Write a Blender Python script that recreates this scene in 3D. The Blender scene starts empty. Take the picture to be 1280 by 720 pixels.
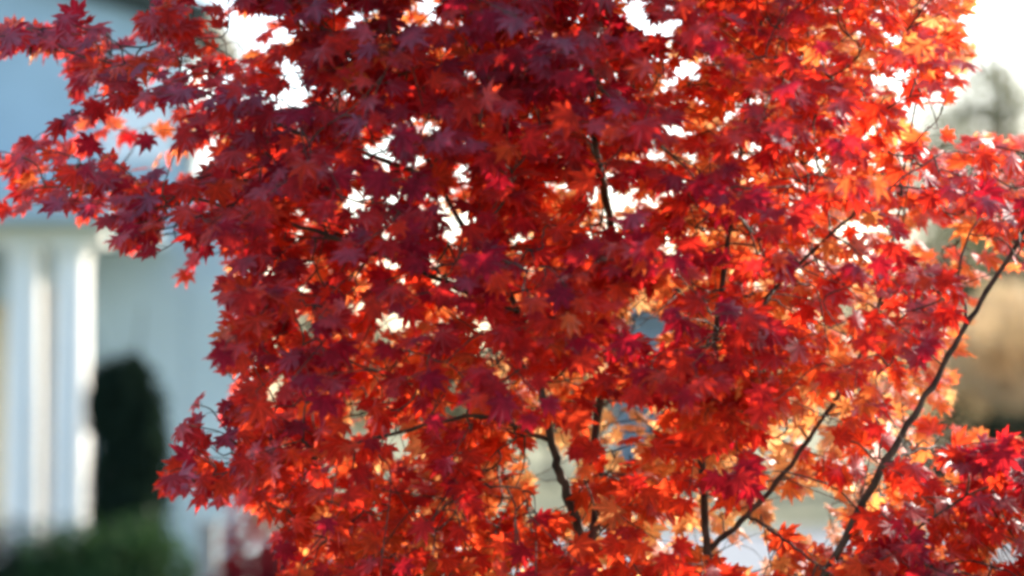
import bpy, math, random
import numpy as np
from mathutils import Vector, Matrix

SEED = 11
rng = np.random.default_rng(SEED)
random.seed(SEED)
S = bpy.context.scene
COL = S.collection

# ------------------------------------------------------------------ camera
FOCAL, SENSOR = 85.0, 36.0
PITCH = math.radians(3.03)
EYE = 1.6
cam_d = bpy.data.cameras.new("camera")
cam = bpy.data.objects.new("camera", cam_d)
COL.objects.link(cam)
cam.location = (0, 0, EYE)
cam.rotation_euler = (math.radians(90) + PITCH, 0, 0)
cam_d.lens = FOCAL
cam_d.sensor_width = SENSOR
cam_d.clip_start = 0.05
cam_d.clip_end = 3000
cam_d.dof.use_dof = True
cam_d.dof.focus_distance = 3.0
cam_d.dof.aperture_fstop = 2.5
S.camera = cam

# ------------------------------------------------------------------ sky, sun, exposure
SUN_EL, SUN_AZ = math.radians(25), math.radians(46)      # azimuth from +Y towards +X: behind the tree, to the right
w = bpy.data.worlds.new("World")
S.world = w
w.use_nodes = True
nt = w.node_tree
bg = nt.nodes["Background"]
sky = nt.nodes.new("ShaderNodeTexSky")
sky.sky_type = 'NISHITA'
sky.sun_disc = False
sky.sun_elevation = SUN_EL
sky.sun_rotation = SUN_AZ
sky.air_density = 1.0
sky.dust_density = 2.0
nt.links.new(sky.outputs[0], bg.inputs[0])
bg.inputs[1].default_value = 0.15
sd = bpy.data.lights.new("sun", 'SUN')
sd.energy = 5.0
sd.angle = math.radians(0.5)
sd.color = (1.0, 0.90, 0.76)
sun = bpy.data.objects.new("sun", sd)
COL.objects.link(sun)
tosun = Vector((math.sin(SUN_AZ) * math.cos(SUN_EL), math.cos(SUN_AZ) * math.cos(SUN_EL), math.sin(SUN_EL)))
sun.rotation_euler = tosun.to_track_quat('Z', 'Y').to_euler()
sun.location = tosun * 50
S.view_settings.view_transform = 'Standard'
S.view_settings.look = 'None'
S.view_settings.gamma = 1
S.view_settings.exposure = 1.7
S.render.engine = 'CYCLES'
S.cycles.max_bounces = 8
S.cycles.transmission_bounces = 6
S.cycles.diffuse_bounces = 4
S.cycles.pixel_filter_type = 'BLACKMAN_HARRIS'
S.cycles.filter_width = 3.4
S.cycles.use_denoising = True

# ------------------------------------------------------------------ helpers
F = FOCAL / SENSOR * 1280
CP, SP = math.cos(PITCH), math.sin(PITCH)

def P(px, py, d):
    """world point at pixel (px,py) of the 1280x720 photograph, at depth y = d"""
    u = (px - 640) / F
    v = (360 - py) / F
    dy, dz = CP - v * SP, SP + v * CP
    k = d / dy
    return np.array([u * k, d, EYE + dz * k])

def project(p):
    """world (n,3) -> pixel of the photograph, for fitting the crown outline"""
    p = np.atleast_2d(p)
    x, y, z = p[:, 0], p[:, 1], p[:, 2] - EYE
    f = y * CP + z * SP
    v = -y * SP + z * CP
    return np.stack([640 + F * x / f, 360 - F * v / f], 1)

def mat(name, base, rough=0.7, noise=0.0, scale=5.0, base2=None, bump=0.0, spec=0.4):
    m = bpy.data.materials.new(name)
    m.use_nodes = True
    t = m.node_tree
    b = t.nodes["Principled BSDF"]
    b.inputs["Roughness"].default_value = rough
    b.inputs["Specular IOR Level"].default_value = spec
    n = t.nodes.new("ShaderNodeTexNoise")
    n.inputs["Scale"].default_value = scale
    n.inputs["Detail"].default_value = 6
    c = t.nodes.new("ShaderNodeTexCoord")
    t.links.new(c.outputs["Object"], n.inputs["Vector"])
    r = t.nodes.new("ShaderNodeValToRGB")
    b2 = base2 or tuple(x * (1 - noise) for x in base)
    r.color_ramp.elements[0].position = 0.35
    r.color_ramp.elements[0].color = (*b2, 1)
    r.color_ramp.elements[1].position = 0.65
    r.color_ramp.elements[1].color = (*base, 1)
    t.links.new(n.outputs["Fac"], r.inputs["Fac"])
    t.links.new(r.outputs["Color"], b.inputs["Base Color"])
    if bump:
        bp = t.nodes.new("ShaderNodeBump")
        bp.inputs["Strength"].default_value = bump
        t.links.new(n.outputs["Fac"], bp.inputs["Height"])
        t.links.new(bp.outputs["Normal"], b.inputs["Normal"])
    return m

def leaf_mat(name, stops, tstops, gloss=0.1, rough=0.45, trans=0.5, fres=0.22):
    """thin leaf: diffuse reflection + translucency + a waxy gloss; colour picked per leaf from the 'tone' attribute"""
    m = bpy.data.materials.new(name)
    m.use_nodes = True
    t = m.node_tree
    for n in list(t.nodes):
        t.nodes.remove(n)
    out = t.nodes.new("ShaderNodeOutputMaterial")
    at = t.nodes.new("ShaderNodeAttribute"); at.attribute_name = "tone"
    vn = t.nodes.new("ShaderNodeAttribute"); vn.attribute_name = "vein"
    def ramp(st):
        r = t.nodes.new("ShaderNodeValToRGB")
        e = r.color_ramp.elements
        while len(e) < len(st):
            e.new(0.5)
        for k, (p_, c_) in enumerate(st):
            e[k].position = p_; e[k].color = (*c_, 1)
        t.links.new(at.outputs["Fac"], r.inputs["Fac"])
        return r
    rd, rt = ramp(stops), ramp(tstops)
    # blotches of older tissue
    nz = t.nodes.new("ShaderNodeTexNoise"); nz.inputs["Scale"].default_value = 60; nz.inputs["Detail"].default_value = 3
    tc = t.nodes.new("ShaderNodeTexCoord"); t.links.new(tc.outputs["Object"], nz.inputs["Vector"])
    mr = t.nodes.new("ShaderNodeMapRange")
    mr.inputs["From Min"].default_value = 0.3; mr.inputs["From Max"].default_value = 0.7
    mr.inputs["To Min"].default_value = 0.62; mr.inputs["To Max"].default_value = 1.15
    t.links.new(nz.outputs["Fac"], mr.inputs["Value"])
    vr = t.nodes.new("ShaderNodeMapRange")
    vr.inputs["From Min"].default_value = 0.80; vr.inputs["From Max"].default_value = 1.0
    vr.inputs["To Min"].default_value = 1.0; vr.inputs["To Max"].default_value = 1.5
    t.links.new(vn.outputs["Fac"], vr.inputs["Value"])
    mu = t.nodes.new("ShaderNodeMath"); mu.operation = 'MULTIPLY'
    t.links.new(mr.outputs[0], mu.inputs[0]); t.links.new(vr.outputs[0], mu.inputs[1])
    def times(r):
        x = t.nodes.new("ShaderNodeVectorMath"); x.operation = 'SCALE'
        t.links.new(r.outputs["Color"], x.inputs[0]); t.links.new(mu.outputs[0], x.inputs["Scale"])
        return x
    cd, ct = times(rd), times(rt)
    d = t.nodes.new("ShaderNodeBsdfDiffuse"); t.links.new(cd.outputs[0], d.inputs["Color"])
    tr = t.nodes.new("ShaderNodeBsdfTranslucent"); t.links.new(ct.outputs[0], tr.inputs["Color"])
    g = t.nodes.new("ShaderNodeBsdfGlossy"); g.inputs["Roughness"].default_value = rough
    g.inputs["Color"].default_value = (0.95, 0.95, 1.0, 1)
    m1 = t.nodes.new("ShaderNodeMixShader"); m1.inputs[0].default_value = trans
    t.links.new(d.outputs[0], m1.inputs[1]); t.links.new(tr.outputs[0], m1.inputs[2])
    fr = t.nodes.new("ShaderNodeFresnel"); fr.inputs["IOR"].default_value = 1.4
    ga = t.nodes.new("ShaderNodeMath"); ga.operation = 'ADD'; ga.inputs[1].default_value = gloss
    gm = t.nodes.new("ShaderNodeMath"); gm.operation = 'MULTIPLY'; gm.inputs[1].default_value = fres
    t.links.new(fr.outputs[0], gm.inputs[0]); t.links.new(gm.outputs[0], ga.inputs[0])
    m2 = t.nodes.new("ShaderNodeMixShader")
    t.links.new(ga.outputs[0], m2.inputs[0]); t.links.new(m1.outputs[0], m2.inputs[1]); t.links.new(g.outputs[0], m2.inputs[2])
    t.links.new(m2.outputs[0], out.inputs["Surface"])
    return m

def tag(o, label=None, cat=None, group=None, kind=None):
    if label: o["label"] = label
    if cat: o["category"] = cat
    if group: o["group"] = group
    if kind: o["kind"] = kind
    return o

def empty(name, loc=(0, 0, 0)):
    o = bpy.data.objects.new(name, None)
    o.location = loc
    o.empty_display_size = 0.2
    COL.objects.link(o)
    return o

def link(name, me, material, parent=None):
    """mesh data is given in world coordinates; keep it there under a moved parent"""
    o = bpy.data.objects.new(name, me)
    COL.objects.link(o)
    if material is not None:
        me.materials.append(material)
    if parent is not None:
        o.parent = parent
        off = Vector((0, 0, 0)); q = parent
        while q is not None:
            off += q.location; q = q.parent
        o.location = -off
    return o

class MB:
    def __init__(s):
        s.v, s.f = [], []
    def box(s, x0, x1, y0, y1, z0, z1):
        b = len(s.v)
        s.v += [(x0, y0, z0), (x1, y0, z0), (x1, y1, z0), (x0, y1, z0), (x0, y0, z1), (x1, y0, z1), (x1, y1, z1), (x0, y1, z1)]
        s.f += [tuple(b + i for i in q) for q in ((0, 3, 2, 1), (4, 5, 6, 7), (0, 1, 5, 4), (1, 2, 6, 5), (2, 3, 7, 6), (3, 0, 4, 7))]
        return s
    def prism(s, poly, y0, y1):
        """polygon in x,z extruded in y"""
        b, n = len(s.v), len(poly)
        s.v += [(x, y0, z) for x, z in poly] + [(x, y1, z) for x, z in poly]
        s.f += [tuple(b + i for i in range(n)), tuple(b + n + i for i in reversed(range(n)))]
        s.f += [(b + i, b + n + i, b + n + (i + 1) % n, b + (i + 1) % n) for i in range(n)]
        return s
    def lathe(s, cx, cy, prof, n=20):
        b = len(s.v)
        for r, z in prof:
            for k in range(n):
                a = 2 * math.pi * k / n
                s.v.append((cx + r * math.cos(a), cy + r * math.sin(a), z))
        for i in range(len(prof) - 1):
            for k in range(n):
                k2 = (k + 1) % n
                s.f.append((b + i * n + k, b + i * n + k2, b + (i + 1) * n + k2, b + (i + 1) * n + k))
        s.f.append(tuple(b + k for k in reversed(range(n))))
        s.f.append(tuple(b + (len(prof) - 1) * n + k for k in range(n)))
        return s
    def tube(s, pts, rad, n=8):
        pts = [np.array(p, float) for p in pts]
        b = len(s.v)
        ref = np.array([0.3, 0.9, 0.1])
        for i, p in enumerate(pts):
            t = pts[min(i + 1, len(pts) - 1)] - pts[max(i - 1, 0)]
            t = t / (np.linalg.norm(t) + 1e-9)
            a = np.cross(t, ref); a /= np.linalg.norm(a) + 1e-9
            c = np.cross(t, a)
            for k in range(n):
                q = 2 * math.pi * k / n
                s.v.append(tuple(p + rad[i] * (math.cos(q) * a + math.sin(q) * c)))
        for i in range(len(pts) - 1):
            for k in range(n):
                k2 = (k + 1) % n
                s.f.append((b + i * n + k, b + i * n + k2, b + (i + 1) * n + k2, b + (i + 1) * n + k))
        s.f.append(tuple(b + k for k in reversed(range(n))))
        s.f.append(tuple(b + (len(pts) - 1) * n + k for k in range(n)))
        return s
    def build(s, name, material, parent=None, smooth=False, bevel=0):
        me = bpy.data.meshes.new(name)
        me.from_pydata([tuple(map(float, v)) for v in s.v], [], s.f)
        me.update()
        if smooth:
            me.polygons.foreach_set("use_smooth", [True] * len(me.polygons))
        o = link(name, me, material, parent)
        if bevel:
            bv = o.modifiers.new("bevel", 'BEVEL'); bv.width = bevel; bv.segments = 2; bv.limit_method = 'ANGLE'
        return o

def spline(pts, per=6):
    """Catmull-Rom through pts (n,k)"""
    pts = np.array(pts, float)
    q = np.vstack([2 * pts[0] - pts[1], pts, 2 * pts[-1] - pts[-2]])
    out = []
    for i in range(1, len(q) - 2):
        for k in range(per):
            t = k / per
            p0, p1, p2, p3 = q[i - 1], q[i], q[i + 1], q[i + 2]
            out.append(0.5 * ((2 * p1) + (-p0 + p2) * t + (2 * p0 - 5 * p1 + 4 * p2 - p3) * t * t + (-p0 + 3 * p1 - 3 * p2 + p3) * t ** 3))
    out.append(q[-2])
    return np.array(out)

# ---- the maple leaf outline: seven toothed, pointed lobes
def maple_template(serr=True, spread=1.0):
    lob = [(0, 1.0, 14.5), (38, .94, 14.5), (77, .80, 15), (122, .52, 18)]
    full = [(a, l, wd) for a, l, wd in reversed(lob[1:])] + [(-a if a else 0, l, wd) for a, l, wd in lob]
    full = [(a * spread, l, wd) for a, l, wd in full]
    pts, vein = [], []
    def pol(a, r, z, v):
        a = math.radians(a)
        pts.append((math.sin(a) * r, math.cos(a) * r, z)); vein.append(v)
    n = len(full)
    pol(165 * spread if 165 * spread < 172 else 172, .16, 0, 0)
    for i, (a, l, wd) in enumerate(full):
        pol(a + wd * 1.15, l * .56, -.03, .1)
        if serr:
            pol(a + wd * .95, l * .69, -.01, .2)
            pol(a + wd * .55, l * .72, 0, .35)
        pol(a, l, .0, 1)
        if serr:
            pol(a - wd * .55, l * .72, 0, .35)
            pol(a - wd * .95, l * .69, -.01, .2)
        pol(a - wd * 1.15, l * .56, -.03, .1)
        if i < n - 1:
            na, nl, _ = full[i + 1]
            pol((a + na) / 2, .50 * min(l, nl) + .09, -.085, 0)
    pol(-165 * spread if 165 * spread < 172 else -172, .16, 0, 0)
    V = np.array([(0, 0, 0.0)] + pts)
    vein = np.array([1.0] + vein)
    k = len(pts)
    T = np.array([(0, i, i + 1) for i in range(1, k)] + [(0, k, 1)])
    T = T[:, ::-1].copy()
    return V, T, vein

def leaves_mesh(name, pos, tip, nrm, size, tone, template, curl=(0.02, 0.55)):
    """many leaves in one mesh. pos: leaf base, tip: direction, nrm: upper side"""
    V, T, vein = template
    n, k = len(pos), len(V)
    nrm = nrm / np.linalg.norm(nrm, axis=1, keepdims=True)
    tip = tip - (tip * nrm).sum(1, keepdims=True) * nrm
    tip = tip / (np.linalg.norm(tip, axis=1, keepdims=True) + 1e-9)
    sd_ = np.cross(tip, nrm)
    c = rng.uniform(curl[0], curl[1], n)
    wsc = rng.uniform(.85, 1.1, n)
    fold = rng.uniform(-.05, .30, n)
    L = np.repeat(V[None], n, 0)
    # uneven lobes from leaf to leaf
    L[:, 1:, :2] *= 1 + rng.normal(0, .05, (n, k - 1, 1))
    r2 = (L[:, :, 0] ** 2 + L[:, :, 1] ** 2)
    z = L[:, :, 2] * rng.uniform(.5, 2.2, (n, 1)) - c[:, None] * r2 + fold[:, None] * np.abs(L[:, :, 0])
    z += rng.normal(0, .02, (n, k))
    z += (rng.normal(0, .18, n)[:, None]) * L[:, :, 0] * L[:, :, 1]
    W = pos[:, None, :] + size[:, None, None] * (L[:, :, :1] * wsc[:, None, None] * sd_[:, None, :] + L[:, :, 1:2] * tip[:, None, :] + z[:, :, None] * nrm[:, None, :])
    verts = W.reshape(-1, 3)
    tris = (T[None] + (np.arange(n) * k)[:, None, None]).reshape(-1, 3)
    me = bpy.data.meshes.new(name)
    me.vertices.add(len(verts)); me.vertices.foreach_set("co", verts.astype(np.float32).ravel())
    me.loops.add(len(tris) * 3); me.loops.foreach_set("vertex_index", tris.astype(np.int32).ravel())
    me.polygons.add(len(tris)); me.polygons.foreach_set("loop_start", np.arange(0, len(tris) * 3, 3, dtype=np.int32))
    me.update(calc_edges=True)
    a = me.attributes.new("tone", 'FLOAT', 'POINT'); a.data.foreach_set("value", np.repeat(tone, k).astype(np.float32))
    a = me.attributes.new("vein", 'FLOAT', 'POINT'); a.data.foreach_set("value", np.tile(vein, n).astype(np.float32))
    return me

def unit(v):
    return v / (np.linalg.norm(v, axis=-1, keepdims=True) + 1e-9)

def in_poly(q, poly):
    A = np.asarray(poly, float)
    Bp = np.roll(A, -1, 0)
    x, y = q[:, :1], q[:, 1:2]
    dy = Bp[:, 1] - A[:, 1]
    dy = np.where(dy == 0, 1e-9, dy)
    hit = ((A[:, 1] > y) != (Bp[:, 1] > y)) & (x < (Bp[:, 0] - A[:, 0]) * (y - A[:, 1]) / dy + A[:, 0])
    return hit.sum(1) % 2 == 1

MAPLE = maple_template(True)
SIMPLE = (np.array([(0, 0, 0), (.34, .35, .03), (.2, .8, 0), (0, 1.1, 0), (-.2, .8, 0), (-.34, .35, .03)], float),
          np.array([(0, 1, 2), (0, 2, 3), (0, 3, 4), (0, 4, 5)]), np.array([.5, .2, .2, .9, .2, .2]))

# ------------------------------------------------------------------ materials
M = {}
M['bark'] = mat('maple_bark', (.10, .068, .050), .75, base2=(.03, .021, .017), scale=45, bump=.5)
M['siding'] = mat('blue_grey_siding', (.42, .55, .62), .6, .14, 1.2)
M['trim'] = mat('white_trim_paint', (.86, .86, .84), .5, .04, 4)
M['roof'] = mat('roof_shingle', (.055, .065, .050), .85, .4, 14)
M['glass'] = mat('window_glass', (.03, .04, .05), .08, .2, 2, spec=.7)
M['tan'] = mat('tan_painted_wall', (.66, .55, .36), .65, .12, 4)
M['deck'] = mat('porch_boards', (.28, .27, .26), .7, .2, 6)
M['lawn'] = mat('lawn_turf', (.060, .085, .030), .9, base2=(.11, .10, .045), scale=3, bump=.3)
M['road'] = mat('asphalt', (.085, .088, .095), .42, .25, 6, bump=.1)
M['walk'] = mat('concrete_path', (.36, .35, .34), .7, .15, 5)
M['grey_bark'] = mat('grey_bark', (.16, .14, .115), .9, base2=(.09, .08, .065), scale=20, bump=.4)
M['tan_house'] = mat('far_house_wall', (.22, .27, .31), .7, .1, 2)
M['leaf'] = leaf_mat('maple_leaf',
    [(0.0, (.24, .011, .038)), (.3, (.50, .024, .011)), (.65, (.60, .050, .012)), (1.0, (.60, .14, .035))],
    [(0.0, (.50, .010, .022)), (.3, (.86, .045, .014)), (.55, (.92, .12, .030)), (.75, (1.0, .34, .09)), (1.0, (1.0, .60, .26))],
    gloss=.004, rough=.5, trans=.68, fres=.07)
M['green_leaf'] = leaf_mat('boxwood_leaf', [(0, (.018, .045, .018)), (1, (.04, .08, .03))], [(0, (.03, .08, .02)), (1, (.06, .13, .03))], .0, .5, .2, .05)
M['dark_leaf'] = leaf_mat('yew_leaf', [(0, (.010, .018, .014)), (1, (.026, .045, .028))], [(0, (.01, .02, .01)), (1, (.02, .04, .02))], .0, .6, .15, 0)
M['olive_leaf'] = leaf_mat('olive_leaf', [(0, (.07, .085, .05)), (1, (.14, .14, .08))], [(0, (.16, .20, .09)), (1, (.30, .28, .14))], .02, .5, .4)
M['amber_leaf'] = leaf_mat('amber_leaf', [(0, (.52, .38, .22)), (1, (.66, .52, .33))], [(0, (.78, .58, .33)), (1, (.92, .74, .46))], .02, .5, .55)
M['burgundy_leaf'] = leaf_mat('burgundy_leaf', [(0, (.10, .010, .018)), (1, (.20, .016, .020))], [(0, (.22, .012, .02)), (1, (.38, .03, .03))], .0, .6, .3, .03)
M['core'] = mat('shrub_inner_twigs', (.012, .016, .010), .95, .3, 8)

# ------------------------------------------------------------------ setting: ground, road
def sheet(name, poly, z, material, label, cat):
    me = bpy.data.meshes.new(name)
    me.from_pydata([(x, y, z) for x, y in poly], [], [tuple(range(len(poly)))])
    o = link(name, me, material)
    return tag(o, label, cat, kind='structure')
sheet('lawn', [(-900, -300), (900, -300), (900, 1500), (-900, 1500)], 0.0, M['lawn'], 'autumn lawn spreading below and around the red maple', 'lawn')
kerb = MB()
kerb.box(-3.2, 120, 23.6, 23.75, -.05, .06).box(-3.2, 120, 33.0, 33.15, -.05, .06)
tag(kerb.build('kerb', M['walk'], bevel=.01), 'pale concrete kerbs along both sides of the street', 'kerb', kind='structure')
sheet('road', [(-60, 23.75), (120, 23.75), (120, 33), (-60, 33)], 0.008, M['road'], 'blue grey asphalt street beyond the maple', 'road')
sheet('pavement', [(-2.5, 21.2), (120, 21.2), (120, 22.6), (-2.5, 22.6)], 0.012, M['walk'], 'pale concrete pavement along the street', 'pavement')

# ------------------------------------------------------------------ the house on the left
HD = 20.0
def X(px, d): return P(px, 360, d)[0]
def Z(py, d): return P(640, py, d)[2]
hx1 = X(232, 21.5)
house = empty('house', (-6, 21.5, 0))
tag(house, 'blue grey clapboard house with a white columned porch at the left', 'house')
wall = MB()
ztop_r, xl = Z(38, 21.5), -13.0
wall.prism([(xl, 0), (hx1, 0), (hx1, ztop_r), ((xl + hx1) / 2, ztop_r + 1.6), (xl, ztop_r)], 21.5, 23.6)
# clapboard laps
zz = .35
while zz < ztop_r - .1:
    wall.prism([(xl + .001, zz), (hx1 + .012, zz), (hx1 + .012, zz + .05), (xl + .001, zz + .05)], 21.485, 21.505)
    zz += .16
wall.build('wall', M['siding'], house)
# roof: gable plates with thickness, overhanging
rf = MB()
xm, zr = (xl + hx1) / 2, ztop_r + 1.6
for sgn in (-1, 1):
    xe = hx1 + .25 if sgn > 0 else xl - .25
    sl = (zr - ztop_r) / (hx1 - xm)
    ze = ztop_r - .25 * sl
    rf.prism([(xe, ze + .04), (xm, zr + .04), (xm, zr + .28), (xe, ze + .28)], 21.2, 23.8)
rf.build('roof', M['roof'], house)
# lower wing to the right
wing = MB()
wx1, wz = X(306, 21.5), Z(225, 21.5)
wing.box(hx1 + .01, wx1, 21.52, 22.3, 0, wz)
zz = .35
while zz < wz - .1:
    wing.box(hx1 + .014, wx1 + .01, 21.505, 21.53, zz, zz + .05)
    zz += .16
wing.build('side_wing', M['siding'], house)
MB().prism([(hx1 + .02, wz + .55), (hx1 + .02, wz + .72), (wx1 + .2, wz + .13), (wx1 + .2, wz - .03)], 21.3, 22.5).build('wing_roof', M['roof'], house)
# porch
px1 = X(118, 19)
porch_f = MB().box(-9, px1 + .15, 18.6, 21.48, 0.0, .42)
porch_f.build('porch_floor', M['deck'], house, bevel=.01)
MB().box(-9, px1 + .10, 18.86, 19.14, Z(306, 19), Z(283, 19)).build('porch_beam', M['trim'], house, bevel=.012)
MB().prism([(-9, Z(283, 19) + .003), (px1 + .25, Z(283, 19) + .003), (px1 + .25, Z(283, 19) + .12), (px1 - .1, Z(262, 19) + .12), (-9, Z(262, 19) + .12)], 18.5, 21.47).build('porch_roof', M['siding'], house)
for cx in (31, 90, -80):
    c = MB()
    xx, r, zt = X(cx, 19), .145, Z(306, 19) - .004
    c.lathe(xx, 19, [(r * 1.3, .425), (r * 1.3, .50), (r * 1.12, .53), (r * 1.05, .58), (r, .75), (r * .93, zt - .35), (r * .92, zt - .12), (r * 1.05, zt - .08), (r * 1.15, zt - .04), (r * 1.15, zt)], 24)
    c.build('porch_column', M['trim'], house, smooth=False)
dr = MB().box(X(-70, 21.4), X(20, 21.4), 21.40, 21.48, .43, 2.6)
dr.build('front_door', M['tan'], house, bevel=.01)
MB().box(X(44, 21.4), X(72, 21.4), 21.44, 21.483, .43, 2.75).build('door_trim', M['deck'], house)
wn = MB()
wxa, wxb, wza, wzb = X(135, 21.4), X(205, 21.4), Z(190, 21.4), Z(85, 21.4)
fr = MB().box(wxa - .08, wxb + .08, 21.43, 21.478, wza - .08, wza).box(wxa - .08, wxb + .08, 21.43, 21.478, wzb, wzb + .08).box(wxa - .08, wxa, 21.43, 21.478, wza, wzb).box(wxb, wxb + .08, 21.43, 21.478, wza, wzb)
win = fr.build('window', M['trim'], house)
MB().box(wxa, wxb, 21.46, 21.474, wza, wzb).build('pane', M['trim'], win)

# ------------------------------------------------------------------ shrubs, hedges and background trees
def cloud_points(blobs, n):
    """leaf positions in a shell of several overlapping ellipsoids; returns pos, outward"""
    vol = np.array([b[3] * b[4] for b in blobs]); vol = vol / vol.sum()
    which = rng.choice(len(blobs), n, p=vol)
    B = np.array(blobs)[which]
    d = unit(rng.normal(size=(n, 3)))
    rr = rng.uniform(.55, 1.05, (n, 1)) ** .6
    # lumpy outline
    lump = 1 + .17 * np.sin(d[:, :1] * 7 + B[:, :1] * 3) * np.cos(d[:, 2:] * 6 + B[:, 1:2]) + .05 * rng.normal(size=(n, 1))
    return B[:, :3] + d * B[:, 3:] * rr * lump, d

def foliage(name, blobs, n, size, material, parent, template=SIMPLE, tone=(0, 1), up=.5):
    pos, d = cloud_points(blobs, n)
    keep = pos[:, 2] > .02
    pos, d = pos[keep], d[keep]
    n = len(pos)
    nrm = unit(d + up * np.array([0, 0, 1]) + .6 * rng.normal(size=(n, 3)))
    tip = unit(d + .7 * rng.normal(size=(n, 3)) - np.array([0, 0, .3]))
    me = leaves_mesh(name, pos, tip, nrm, rng.uniform(.7, 1.2, n) * size, rng.uniform(tone[0], tone[1], n), template)
    return link(name, me, material, parent)

def stems_to(blobs, base, r, n=5, name='trunk', material=None, parent=None):
    m = MB()
    for b in blobs[:n]:
        tgt = np.array(b[:3]) + np.array([0, 0, -.1 * b[5]])
        b0 = np.array(base, float)
        mid = b0 * .5 + tgt * .5 + np.array([(b0[0] - tgt[0]) * .2, 0, 0]) + rng.normal(0, .03, 3) * np.linalg.norm(tgt - b0)
        pts = spline([b0, mid, tgt, tgt + (tgt - mid) * .6], 5)
        m.tube(pts, np.linspace(r, r * .25, len(pts)), 7)
    return m.build(name, material or M['grey_bark'], parent, smooth=True)

def shrub(name, label, cat, cx, cy, rx, ry, h, n, size, lm, group=None, tone=(0, 1)):
    t = empty(name, (cx, cy, 0)); tag(t, label, cat, group)
    z0 = h * .5
    bl = [(cx, cy, z0, rx, ry, h * .52)]
    if h > 1.8:
        bl = [(cx, cy, h * .30, rx, ry, h * .34), (cx + .03, cy, h * .62, rx * .95, ry * .9, h * .34), (cx - .05, cy, h * .80, rx * .8, ry * .8, h * .17), (cx + .10, cy, h * .72, rx * .65, ry * .6, h * .2), (cx - .15, cy, h * .84, rx * .5, ry * .5, h * .13), (cx + .04, cy, h * .88, rx * .45, ry * .4, h * .11)]
    for k in range(5):
        a = k * 1.26 + rng.uniform(0, .5)
        bl.append((cx + math.cos(a) * rx * .42, cy + math.sin(a) * ry * .42, z0 * rng.uniform(.8, 1.05), rx * .6, ry * .6, h * .42))
    foliage('foliage', bl, n, size, lm, t, tone=tone)
    stems_to(bl[1:], (cx, cy, 0), .02, 5, 'stem', M['core'], t)
    return t

shrub('boxwood_shrub', 'rounded green boxwood beside the right porch column', 'shrub', X(160, 14), 14, .50, .42, 1.03, 6500, .05, M['green_leaf'], 'clipped boxwoods before the porch')
shrub('boxwood_shrub', 'low dark boxwood in front of the porch columns at the frame edge', 'shrub', X(20, 14.5), 14.5, .5, .42, .98, 4600, .05, M['dark_leaf'], 'clipped boxwoods before the porch')
shrub('evergreen_shrub', 'tall near black evergreen bush between the column and the wing', 'shrub', X(162, 17.6), 17.6, .30, .28, 2.1, 11000, .06, M['dark_leaf'])
shrub('boxwood_shrub', 'deep green boxwood between the dark one and the taller rounded one', 'shrub', X(88, 14.2), 14.2, .36, .40, .95, 4200, .05, M['green_leaf'], 'clipped boxwoods before the porch')
shrub('red_shrub', 'blurred dark red bush below the left side of the maple', 'shrub', X(345, 9), 9, .30, .25, 1.33, 3800, .05, M['burgundy_leaf'])
post = empty('garden_post', (X(262, 12), 12, 0)); tag(post, 'short pale garden post left of the blurred red bush', 'post')
gx = X(262, 12)
MB().box(gx - .045, gx + .045, 11.955, 12.045, 0, Z(652, 12) - .03).build('shaft', M['deck'], post, bevel=.006)
MB().box(gx - .06, gx + .06, 11.94, 12.06, Z(652, 12) - .027, Z(652, 12)).build('cap', M['deck'], post, bevel=.01)

def hedge(label, x0, x1, y, depth, h, n, size, lm):
    t = empty('hedge', ((x0 + x1) / 2, y, 0)); tag(t, label, 'hedge')
    bl = []
    k = int((x1 - x0) / (depth * .8)) + 1
    for i in range(k):
        bl.append((x0 + (x1 - x0) * (i + .5) / k, y, h * .48, depth * .65, depth * .5, h * .52 * rng.uniform(.93, 1.07)))
    foliage('foliage', bl, n, size, lm, t)
    stems_to(bl, ((x0 + x1) / 2, y, 0), .03, 4, 'stem', M['core'], t)
hedge('dark green hedge across the street at the right edge', 6.4, 14.5, 38, 1.6, 1.85, 12000, .13, M['dark_leaf'])

def tree(name, label, cx, cy, h, rx, ry, base, n, size, lm, tr=.12, group='blurred trees across the street', tone=(0, 1), nb=8, seedk=0):
    t = empty(name, (cx, cy, 0)); tag(t, label, 'tree', group)
    bl = []
    for k in range(nb):
        a = k * 2.4 + seedk
        q = (k + .5) / nb
        rad = math.sqrt(1 - (2 * q - 1) ** 2 * .8) * .55
        bl.append((cx + math.cos(a) * rx * rad, cy + math.sin(a) * ry * rad, base + (h - base) * (.15 + .75 * q), rx * .42, ry * .42, (h - base) * .2))
    m = MB()
    pts = spline([(cx, cy, 0), (cx + .05 * h * .3, cy, h * .35), (cx, cy, h * .9)], 6)
    m.tube(pts, np.linspace(tr, tr * .2, len(pts)), 9)
    m.build('trunk', M['grey_bark'], t, smooth=True)
    lm_ = MB()
    for b in bl:
        z0 = max(base * .8, b[2] - (h - base) * .25)
        pts = spline([(cx, cy, z0), ((cx + b[0]) / 2, (cy + b[1]) / 2, (z0 + b[2]) / 2 + .1), b[:3], (b[0] * 1.5 - cx * .5, b[1] * 1.5 - cy * .5, b[2] + .2 * h * .3)], 4)
        lm_.tube(pts, np.linspace(tr * .5, tr * .08, len(pts)), 6)
    lm_.build('limbs', M['grey_bark'], t, smooth=True)
    foliage('crown', bl, n, size, lm, t, tone=tone)
    return t

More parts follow.
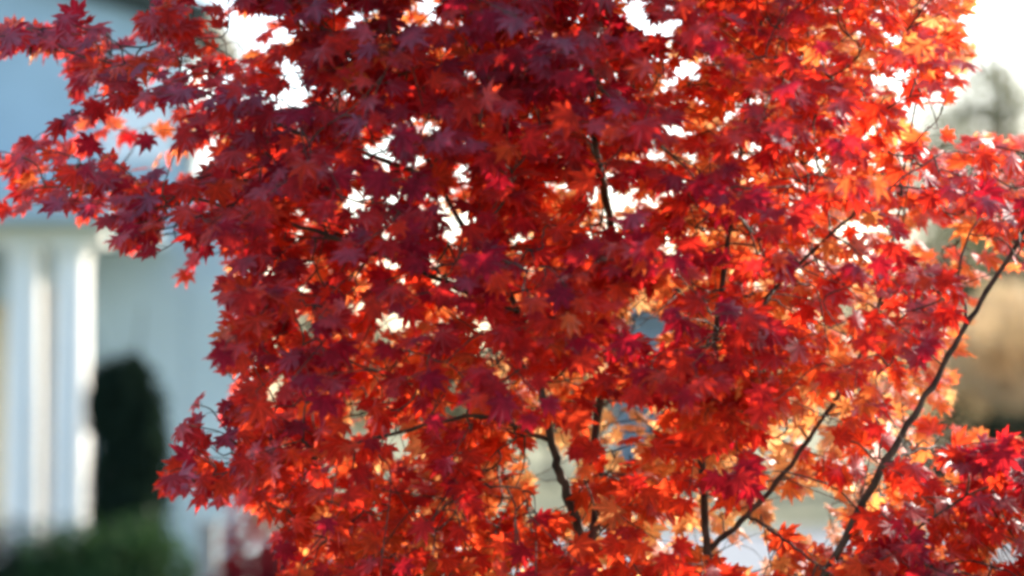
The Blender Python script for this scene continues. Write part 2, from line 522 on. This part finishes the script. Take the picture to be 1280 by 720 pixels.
tree('amber_tree', 'amber leaved tree glowing above the dark hedge at the right edge', 9.9, 46, 3.9, 2.6, 1.6, .4, 8000, .16, M['amber_leaf'])
tree('olive_tree', 'grey green tree behind the amber one at the right edge', 11.4, 56, 6.2, 3.2, 2.2, 1.5, 6500, .2, M['olive_leaf'], .2)
tree('bare_tree', 'tall thin leaved pale tree against the white sky at the upper right', 10.7, 52, 9.6, 1.9, 1.2, 4.2, 4200, .16, M['olive_leaf'], .16)
tree('olive_tree', 'pale olive tree peeping out right of the maple top', 14.5, 80, 12.5, 2.6, 2.2, 2.5, 4200, .25, M['olive_leaf'], .22)
for k, (px, d, h) in enumerate([(420, 60, 4.6), (540, 64, 4.0), (690, 58, 3.8), (960, 62, 5.0), (1090, 60, 5.2)]):
    tree('olive_tree', ['low olive tree seen in slivers beyond the house wing', 'small olive tree far behind the left half of the maple',
         'small pale olive tree behind the fork of the thin stems', 'olive tree behind the right half of the maple', 'olive tree behind the long slanting right branch'][k],
         X(px, d), d, h, 1.9, 1.4, 1.0, 2600, .2, M['olive_leaf'], .13, seedk=k)
# far house seen as a grey blue patch through the crown
fh = empty('far_house', (X(825, 70), 70, 0)); tag(fh, 'small grey blue house across the street seen through the maple', 'house')
a0, a1 = X(770, 70), X(880, 70)
MB().box(a0, a1, 70, 76, 0, Z(395, 70)).build('wall', M['tan_house'], fh)
MB().prism([(a0 - .3, Z(395, 70) + .01), (a1 + .3, Z(395, 70) + .01), ((a0 + a1) / 2, Z(395, 70) + 1.0)], 69.6, 76.4).build('roof', M['tan_house'], fh)
for q in (.2, .65):
    wd_ = MB().box(a0 + (a1 - a0) * q, a0 + (a1 - a0) * (q + .18), 69.95, 69.99, 1.2, 2.5).build('window', M['trim'], fh)
    MB().box(a0 + (a1 - a0) * (q + .02), a0 + (a1 - a0) * (q + .16), 69.92, 69.946, 1.3, 2.4).build('pane', M['glass'], wd_)

# ------------------------------------------------------------------ the red maple
BASE = np.array([P(815, 360, 3.35)[0], 3.35, 0.0])
maple = empty('maple_tree', tuple(BASE))
tag(maple, 'young red maple with crimson and orange leaves filling the picture', 'tree')
FORK = np.array([BASE[0] + .005, 3.34, 1.02])
trunk_pts = spline([BASE, BASE + [.012, .01, .4], BASE + [-.01, 0, .75], FORK], 6)
MB().tube(trunk_pts, np.linspace(.034, .021, len(trunk_pts)), 14).build('trunk', M['bark'], maple, smooth=True)

def path(pts):
    return [p if len(p) == 3 and isinstance(p, np.ndarray) else P(*p) for p in pts]
BR = [  # path, start radius, end radius
    ([FORK, (790, 860, 3.28), (738, 705, 3.14), (716, 640, 3.10), (700, 590, 3.08), (682, 520, 3.08), (655, 400, 3.12), (560, 250, 3.18), (480, 80, 3.2), (430, -60, 3.2)], .0125, .003),
    ([(736, 698, 3.135), (748, 620, 3.2), (746, 520, 3.25), (775, 410, 3.25), (762, 280, 3.2), (744, 170, 3.1), (738, 30, 3.2), (760, -120, 3.2)], .0095, .0065),
    ([(742, 660, 3.18), (790, 590, 3.3), (830, 520, 3.4), (850, 380, 3.5), (840, 200, 3.55)], .005, .0015),
    ([FORK, (862, 860, 3.3), (880, 740, 3.18), (884, 690, 3.14), (878, 560, 3.12), (892, 440, 3.1), (910, 300, 3.1), (932, 150, 3.15), (960, -40, 3.2)], .0105, .003),
    ([(884, 688, 3.14), (922, 655, 3.13), (970, 604, 3.12), (1040, 505, 3.12), (1090, 410, 3.15), (1120, 280, 3.2), (1150, 100, 3.2)], .006, .002),
    ([FORK, (900, 880, 3.25), (985, 785, 3.1), (1040, 705, 3.02), (1100, 590, 2.98), (1150, 508, 2.97), (1200, 420, 2.97), (1250, 338, 2.98), (1330, 210, 3.0)], .0095, .0035),
    ([(690, 552, 3.08), (600, 520, 3.02), (480, 545, 3.0), (380, 575, 3.02), (290, 590, 3.04), (215, 600, 3.05)], .0045, .001),
    ([(650, 392, 3.12), (540, 345, 3.0), (430, 300, 2.98), (300, 262, 3.0), (170, 235, 3.02), (40, 235, 3.05)], .0055, .0012),
    ([(545, 225, 3.18), (450, 190, 3.05), (370, 165, 3.0), (270, 120, 3.02), (140, 80, 3.05), (20, 50, 3.08)], .005, .0012),
    ([(1040, 705, 3.02), (1110, 700, 3.0), (1160, 650, 3.0), (1230, 610, 3.02), (1310, 590, 3.05)], .004, .0012),
    ([(935, 645, 3.13), (975, 670, 3.05), (1015, 700, 3.0), (1060, 735, 2.95)], .0035, .0012),
    ([(1105, 582, 2.98), (1160, 560, 3.1), (1230, 570, 3.2), (1310, 560, 3.25)], .0035, .001),
    ([(1210, 405, 2.97), (1200, 330, 3.02), (1240, 250, 3.08), (1300, 230, 3.1)], .003, .001),
    ([(892, 440, 3.1), (1000, 330, 2.95), (1090, 250, 2.9), (1180, 190, 2.95)], .004, .0012),
]
skel = []      # nodes of the branch skeleton
skel_r = []
for pts, r0, r1 in BR:
    s = spline(path(pts), 7)
    s = s + np.vstack([np.zeros(3), rng.normal(0, .0011, (len(s) - 2, 3)), np.zeros(3)])
    rr = .70 * np.linspace(r0, r1, len(s)) * (1 + .08 * np.sin(np.arange(len(s)) * 1.9))
    o = MB().tube(s, rr, 10).build('branch', M['bark'], maple, smooth=True)
    if pts[0] is FORK and pts[1][0] == 900:
        o['label'] = 'long bare branch slanting up to the right edge'
    skel += list(s); skel_r += list(rr)
skel = np.array(skel)

OUTLINE = [(0, 28), (60, 30), (100, 12), (140, 12), (190, 22), (180, -40), (150, -200), (400, -420), (900, -420), (1280, -260), (1235, -60), (1225, 20), (1195, 32), (1230, 68),
           (1215, 95), (1190, 125), (1150, 120), (1150, 145), (1195, 162), (1240, 165), (1290, 178), (1480, 150), (1500, 420), (1290, 335), (1245, 345),
           (1222, 372), (1222, 400), (1205, 415), (1218, 448), (1195, 470), (1198, 505), (1165, 535), (1230, 540), (1290, 548), (1500, 560), (1480, 800),
           (1100, 830), (340, 830), (350, 700), (342, 660), (300, 640), (262, 622), (285, 595), (288, 560), (268, 520), (282, 480), (250, 450),
           (272, 410), (255, 382), (285, 345), (258, 330), (238, 372), (202, 352), (225, 318), (198, 290), (178, 335), (150, 322), (140, 290),
           (100, 285), (55, 270), (5, 285), (-20, 270), (25, 245), (-40, 215), (-40, 172), (30, 155), (80, 150), (85, 125), (50, 98), (85, 60), (40, 75), (-30, 70), (-40, 30)]
EXTRA = [[(192, 488), (250, 490), (250, 506), (200, 508)], [(215, 535), (262, 515), (268, 530), (225, 560)],
         [(205, 570), (250, 562), (285, 590), (262, 625), (200, 622)]]
GAPS = [  # cx, cy, rx, ry, depth-independent windows of thin growth
    (305, 45, 34, 42), (262, 75, 22, 14), (362, 42, 24, 16), (352, 82, 24, 10), (372, 118, 34, 20), (378, 30, 12, 10), (250, 12, 16, 8),
    (118, 118, 26, 8), (165, 160, 18, 7), (132, 165, 16, 8), (225, 212, 26, 17), (250, 192, 16, 8), (212, 310, 16, 26), (198, 258, 12, 6),
    (55, 105, 30, 18), (790, 8, 26, 14), (800, 32, 24, 10), (832, 76, 16, 12), (868, 80, 20, 10), (905, 145, 24, 8), (945, 128, 14, 9), (878, 136, 13, 8),
    (835, 160, 7, 11), (770, 106, 6, 11), (722, 84, 8, 5), (838, 48, 10, 8), (580, 276, 7, 10), (553, 291, 7, 6), (493, 160, 14, 7), (482, 200, 8, 9), (576, 228, 9, 8),
    (548, 160, 7, 6), (492, 255, 6, 6), (822, 412, 32, 24), (786, 398, 6, 20), (566, 482, 6, 14), (574, 520, 12, 7), (603, 418, 6, 9), (596, 438, 7, 5),
    (386, 417, 10, 9), (352, 476, 14, 15), (342, 442, 7, 7), (328, 505, 9, 12), (485, 398, 6, 5), (496, 410, 6, 5), (688, 600, 27, 42), (664, 575, 12, 12),
    (832, 662, 8, 14), (1012, 645, 52, 26), (935, 700, 44, 30), (905, 680, 14, 14), (1258, 700, 32, 18), (1160, 568, 12, 8), (1190, 606, 9, 6), (1160, 668, 9, 8),
    (1236, 78, 20, 30), (960, 620, 12, 8), (622, 10, 5, 4), (720, 12, 6, 5),
    (440, 32, 6, 8), (432, 80, 6, 6), (441, 112, 8, 7), (848, 236, 6, 6), (862, 200, 7, 7), (918, 196, 8, 5), (938, 200, 6, 8), (780, 260, 10, 8)]

for _ in range(48):     # small chinks between the sprays
    GAPS.append((rng.uniform(70, 1180), rng.uniform(0, 480), rng.uniform(3, 6), rng.uniform(3, 6)))
GA = np.array(GAPS, float)
GA[:, 2:] += np.where(GA[:, 2:] < 11, 4, -4)

def outside(q, grow=0):
    ok = in_poly(q, OUTLINE)
    for e in EXTRA: ok |= in_poly(q, e)
    e = ((q[:, None, 0] - GA[:, 0]) / (.85 * GA[:, 2] + grow)) ** 2 + ((q[:, None, 1] - GA[:, 1]) / (.85 * GA[:, 3] + grow)) ** 2
    ok &= (e > 1).all(1)
    return ~ok

SEEN = [(740, 160, 762, 272), (910, 300, 890, 470), (672, 495, 724, 665), (1255, 335, 1060, 675), (1046, 490, 1015, 545),
        (970, 608, 930, 650), (884, 660, 884, 725), (350, 158, 392, 186), (640, 380, 668, 420), (745, 500, 745, 545)]
SN = np.array(SEEN, float)

CH = np.stack([rng.uniform(120, 1240, 210), rng.uniform(20, 720, 210), rng.uniform(11, 22, 210)], 1)   # loose spots in the street side layer
CH2 = np.array([(722, 262, 34), (790, 245, 24), (935, 300, 34), (690, 235, 18), (820, 255, 20), (795, 540, 36), (640, 600, 26), (1040, 430, 30),
                (560, 640, 30), (980, 560, 34), (880, 90, 20), (1060, 90, 18), (400, 330, 26), (380, 380, 18), (1000, 240, 24), (480, 640, 24), (760, 580, 24)], float)
CH = np.vstack([CH, CH2])

def hides_wood(p):
    """leaf on the street side of a stretch of wood that stands bare"""
    if p[1] > 3.17: return False
    q = project(p)[0]
    if p[1] < (3.12 if q[1] > 330 else 3.02) and (((q[0] - CH[:, 0]) ** 2 + (q[1] - CH[:, 1]) ** 2) < CH[:, 2] ** 2).any(): return True
    d = SN[:, 2:] - SN[:, :2]
    t = np.clip(((q - SN[:, :2]) * d).sum(1) / (d * d).sum(1), 0, 1)
    return (np.linalg.norm(SN[:, :2] + d * t[:, None] - q, axis=1) < 12).any()

def half_depth(px, py):
    a = np.clip(1 - ((px - 720) / 900) ** 2, .04, 1) * np.clip(1 - ((py - 250) / 1000) ** 2, .1, 1)
    return .50 * np.sqrt(a) * (1 - .35 * np.clip((py - 420) / 200, 0, 1))

def amount(px, py):
    """how many leaf layers the crown has there"""
    d = np.ones_like(px)
    d = np.where((px < 300), .62, d)
    d = np.where((py > 480) & (px > 600) & (px < 1060), .62, d)
    d = np.where((px > 1050) & (py < 560), .66, d)
    d = np.where((px > 640) & (px < 1000) & (py < 300), 1.2, d)
    d = np.where((px > 420) & (px < 700) & (py < 330), 1.2, d)
    return d

# sprays: short twigs carrying opposite pairs of leaves
NSP = 3650
cand = np.stack([rng.uniform(-60, 1480, 30000), rng.uniform(-420, 820, 30000)], 1)
cand = cand[~outside(cand)]
acc = amount(cand[:, 0], cand[:, 1]) > rng.uniform(0, 1.25, len(cand))
cand = cand[acc][:NSP]
hd = half_depth(cand[:, 0], cand[:, 1])
dep = 3.20 + hd * rng.uniform(-1, 1, len(cand))
org = np.array([P(a, b, c) for (a, b), c in zip(cand, dep)])
extra = np.array([P(222, 497, 3.05), P(245, 540, 3.05), P(240, 590, 3.05), P(262, 605, 3.02), P(228, 552, 3.1)])
org = np.vstack([org, extra])
AX = np.array([BASE[0] - .05, 3.3, 0])
tree_c = AX + [0, 0, 1.35]
LP, LT, LN, LS, LTONE = [], [], [], [], []
tw = MB()
nodes = skel.copy(); nrad = np.linalg.norm(nodes - tree_c, axis=1)
order = np.argsort([np.min(np.linalg.norm(skel - o, axis=1)) for o in org])
for i in order:
    o = org[i]
    out = unit(o - tree_c)
    aa = nodes[int(np.argmin(((nodes - o) ** 2).sum(1) + .0004 * (nrad > np.linalg.norm(o - tree_c))))]
    g = unit(.9 * unit(o - aa) + .8 * np.array([out[0], out[1], .12 * out[2]]) + rng.normal(0, .25, 3) * [1, 1, .4] + [0, 0, -.12])
    L = rng.uniform(.07, .14)
    start = o - g * L * .55
    # join the twig to the nearest wood lying further in
    dist = np.sqrt(((nodes - start) ** 2).sum(1)) + .35 * np.maximum(0, nrad - np.linalg.norm(start - tree_c))
    cj = np.argsort(dist)[:24:2]
    ts = np.linspace(0, 1, 6)[:5, None]
    a = nodes[cj[0]]
    for j in cj:
        if not outside(project(nodes[j] + (start - nodes[j]) * ts), 0).any():
            a = nodes[j]
            break
    else:
        if np.linalg.norm(a - start) > .035 and i < len(org) - 5:
            continue
    end = o + g * L * .45 + [0, 0, -.006]
    side = unit(np.cross(g, [0, 0, 1.0]))
    nl = rng.integers(2, 5)
    got, last = [], 0
    for k in range(nl + 1):
        s = (k + .3) / (nl + .5)
        c = start + (end - start) * s
        for sg in ((-1, 1) if k < nl else (0,)):
            pd = unit(g * .8 + side * sg * rng.uniform(.6, 1.1) + rng.normal(0, .22, 3) + [0, 0, -.12])
            b = c + pd * rng.uniform(.016, .032)
            td = unit(pd * [1, .8, 1] + [0, 0, -.45])
            sz = (.019 + .019 * rng.beta(1.6, 1.6)) * (1 - .12 * s)
            if outside(project(b + td * sz * .45), rng.uniform(-2, 9))[0] or outside(project(b + td * sz), 0)[0] or hides_wood(b + td * sz * .45):
                continue
            got.append((c, pd, b)); last = s
            LP.append(b); LT.append(td); LS.append(sz); LTONE.append(rng.normal(0, .17))
            LN.append(np.array([0, 0, .70]) + .80 * np.array([0, -1, 0]) + .35 * out + rng.normal(0, .36, 3))
    if not got:
        continue
    if np.dot(unit(start - a), g) < -.15 and np.linalg.norm(start - a) > .02 and i < len(org) - 5:
        for _k in got: [v.pop() for v in (LP, LT, LN, LS, LTONE)]
        continue
    mid = (a + start) / 2 + rng.normal(0, .006, 3) + [0, 0, .02 * np.linalg.norm(a - start)]
    pts = spline([a, mid, start, start + (end - start) * max(last, .3)], 4)
    tw.tube(pts, np.linspace(.0014, .0006, len(pts)), 5)
    nodes = np.vstack([nodes, pts[3:9:2]]); nrad = np.append(nrad, np.linalg.norm(pts[3:9:2] - tree_c, axis=1))
    for c, pd, b in got:
        tw.tube([c, c + (b - c) * .5 + [0, 0, .002], b], [.0005, .0004, .0004], 3)
LP, LT, LN, LS, LTONE = map(np.array, (LP, LT, LN, LS, LTONE))
centre = LP + LT * LS[:, None] * .45
q = project(centre)
# pigment with shade and backlight painted in: deep crimson outside and above, scarlet to orange inside and low on the right
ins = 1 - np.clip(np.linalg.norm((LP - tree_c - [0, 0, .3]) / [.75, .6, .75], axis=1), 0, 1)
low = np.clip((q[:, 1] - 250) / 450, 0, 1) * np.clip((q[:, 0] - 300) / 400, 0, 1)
front = np.clip((3.25 - LP[:, 1]) / .5, -1, 1)  # crown shade painted into the street-side leaves
back = np.clip((LP[:, 1] - 2.95) / .4, 0, 1)  # backlit glow painted into the low far-side leaves
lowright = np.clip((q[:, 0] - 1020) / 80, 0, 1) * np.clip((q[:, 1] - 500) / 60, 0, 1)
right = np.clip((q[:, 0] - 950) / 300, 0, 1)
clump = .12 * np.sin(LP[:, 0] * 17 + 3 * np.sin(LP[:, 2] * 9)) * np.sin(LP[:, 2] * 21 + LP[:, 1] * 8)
tone = .34 + .12 * ins + low * (.17 + .42 * back) - .26 * np.clip((q[:, 0] - 1100) / 60, 0, 1) * np.clip((q[:, 1] - 100) / 60, 0, 1) - .14 * front - .22 * lowright + 1.5 * clump + LTONE + .46 * np.clip(((LP - tree_c) @ np.array(tosun)) / .55, -.12, 1)  # last term paints the sunward leaves a lighter orange
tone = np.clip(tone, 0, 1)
print('leaves', len(LP))

zones = np.zeros(len(LP), int)
zones[(q[:, 0] < 300) & (q[:, 1] < 400)] = 1
zones[(q[:, 0] < 300) & (q[:, 1] >= 470)] = 2
zones[(q[:, 0] > 1060) & (q[:, 1] > 530 - .2 * (q[:, 0] - 1060))] = 3
zones[(q[:, 0] > 1130) & (q[:, 1] > 150) & (q[:, 1] < 470)] = 4
names = [('crown', None), ('foliage', 'tiered crimson sprays reaching to the left edge'), ('foliage', 'small crimson tuft at the lower left of the crown'),
         ('foliage', 'bright red low bough at the lower right corner'), ('foliage', 'light red bough at the right edge above the slanting branch')]
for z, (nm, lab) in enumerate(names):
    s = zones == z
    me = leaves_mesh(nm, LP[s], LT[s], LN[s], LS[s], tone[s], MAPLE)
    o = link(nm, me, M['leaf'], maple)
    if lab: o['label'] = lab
tw.build('twigs', M['bark'], maple, smooth=True)
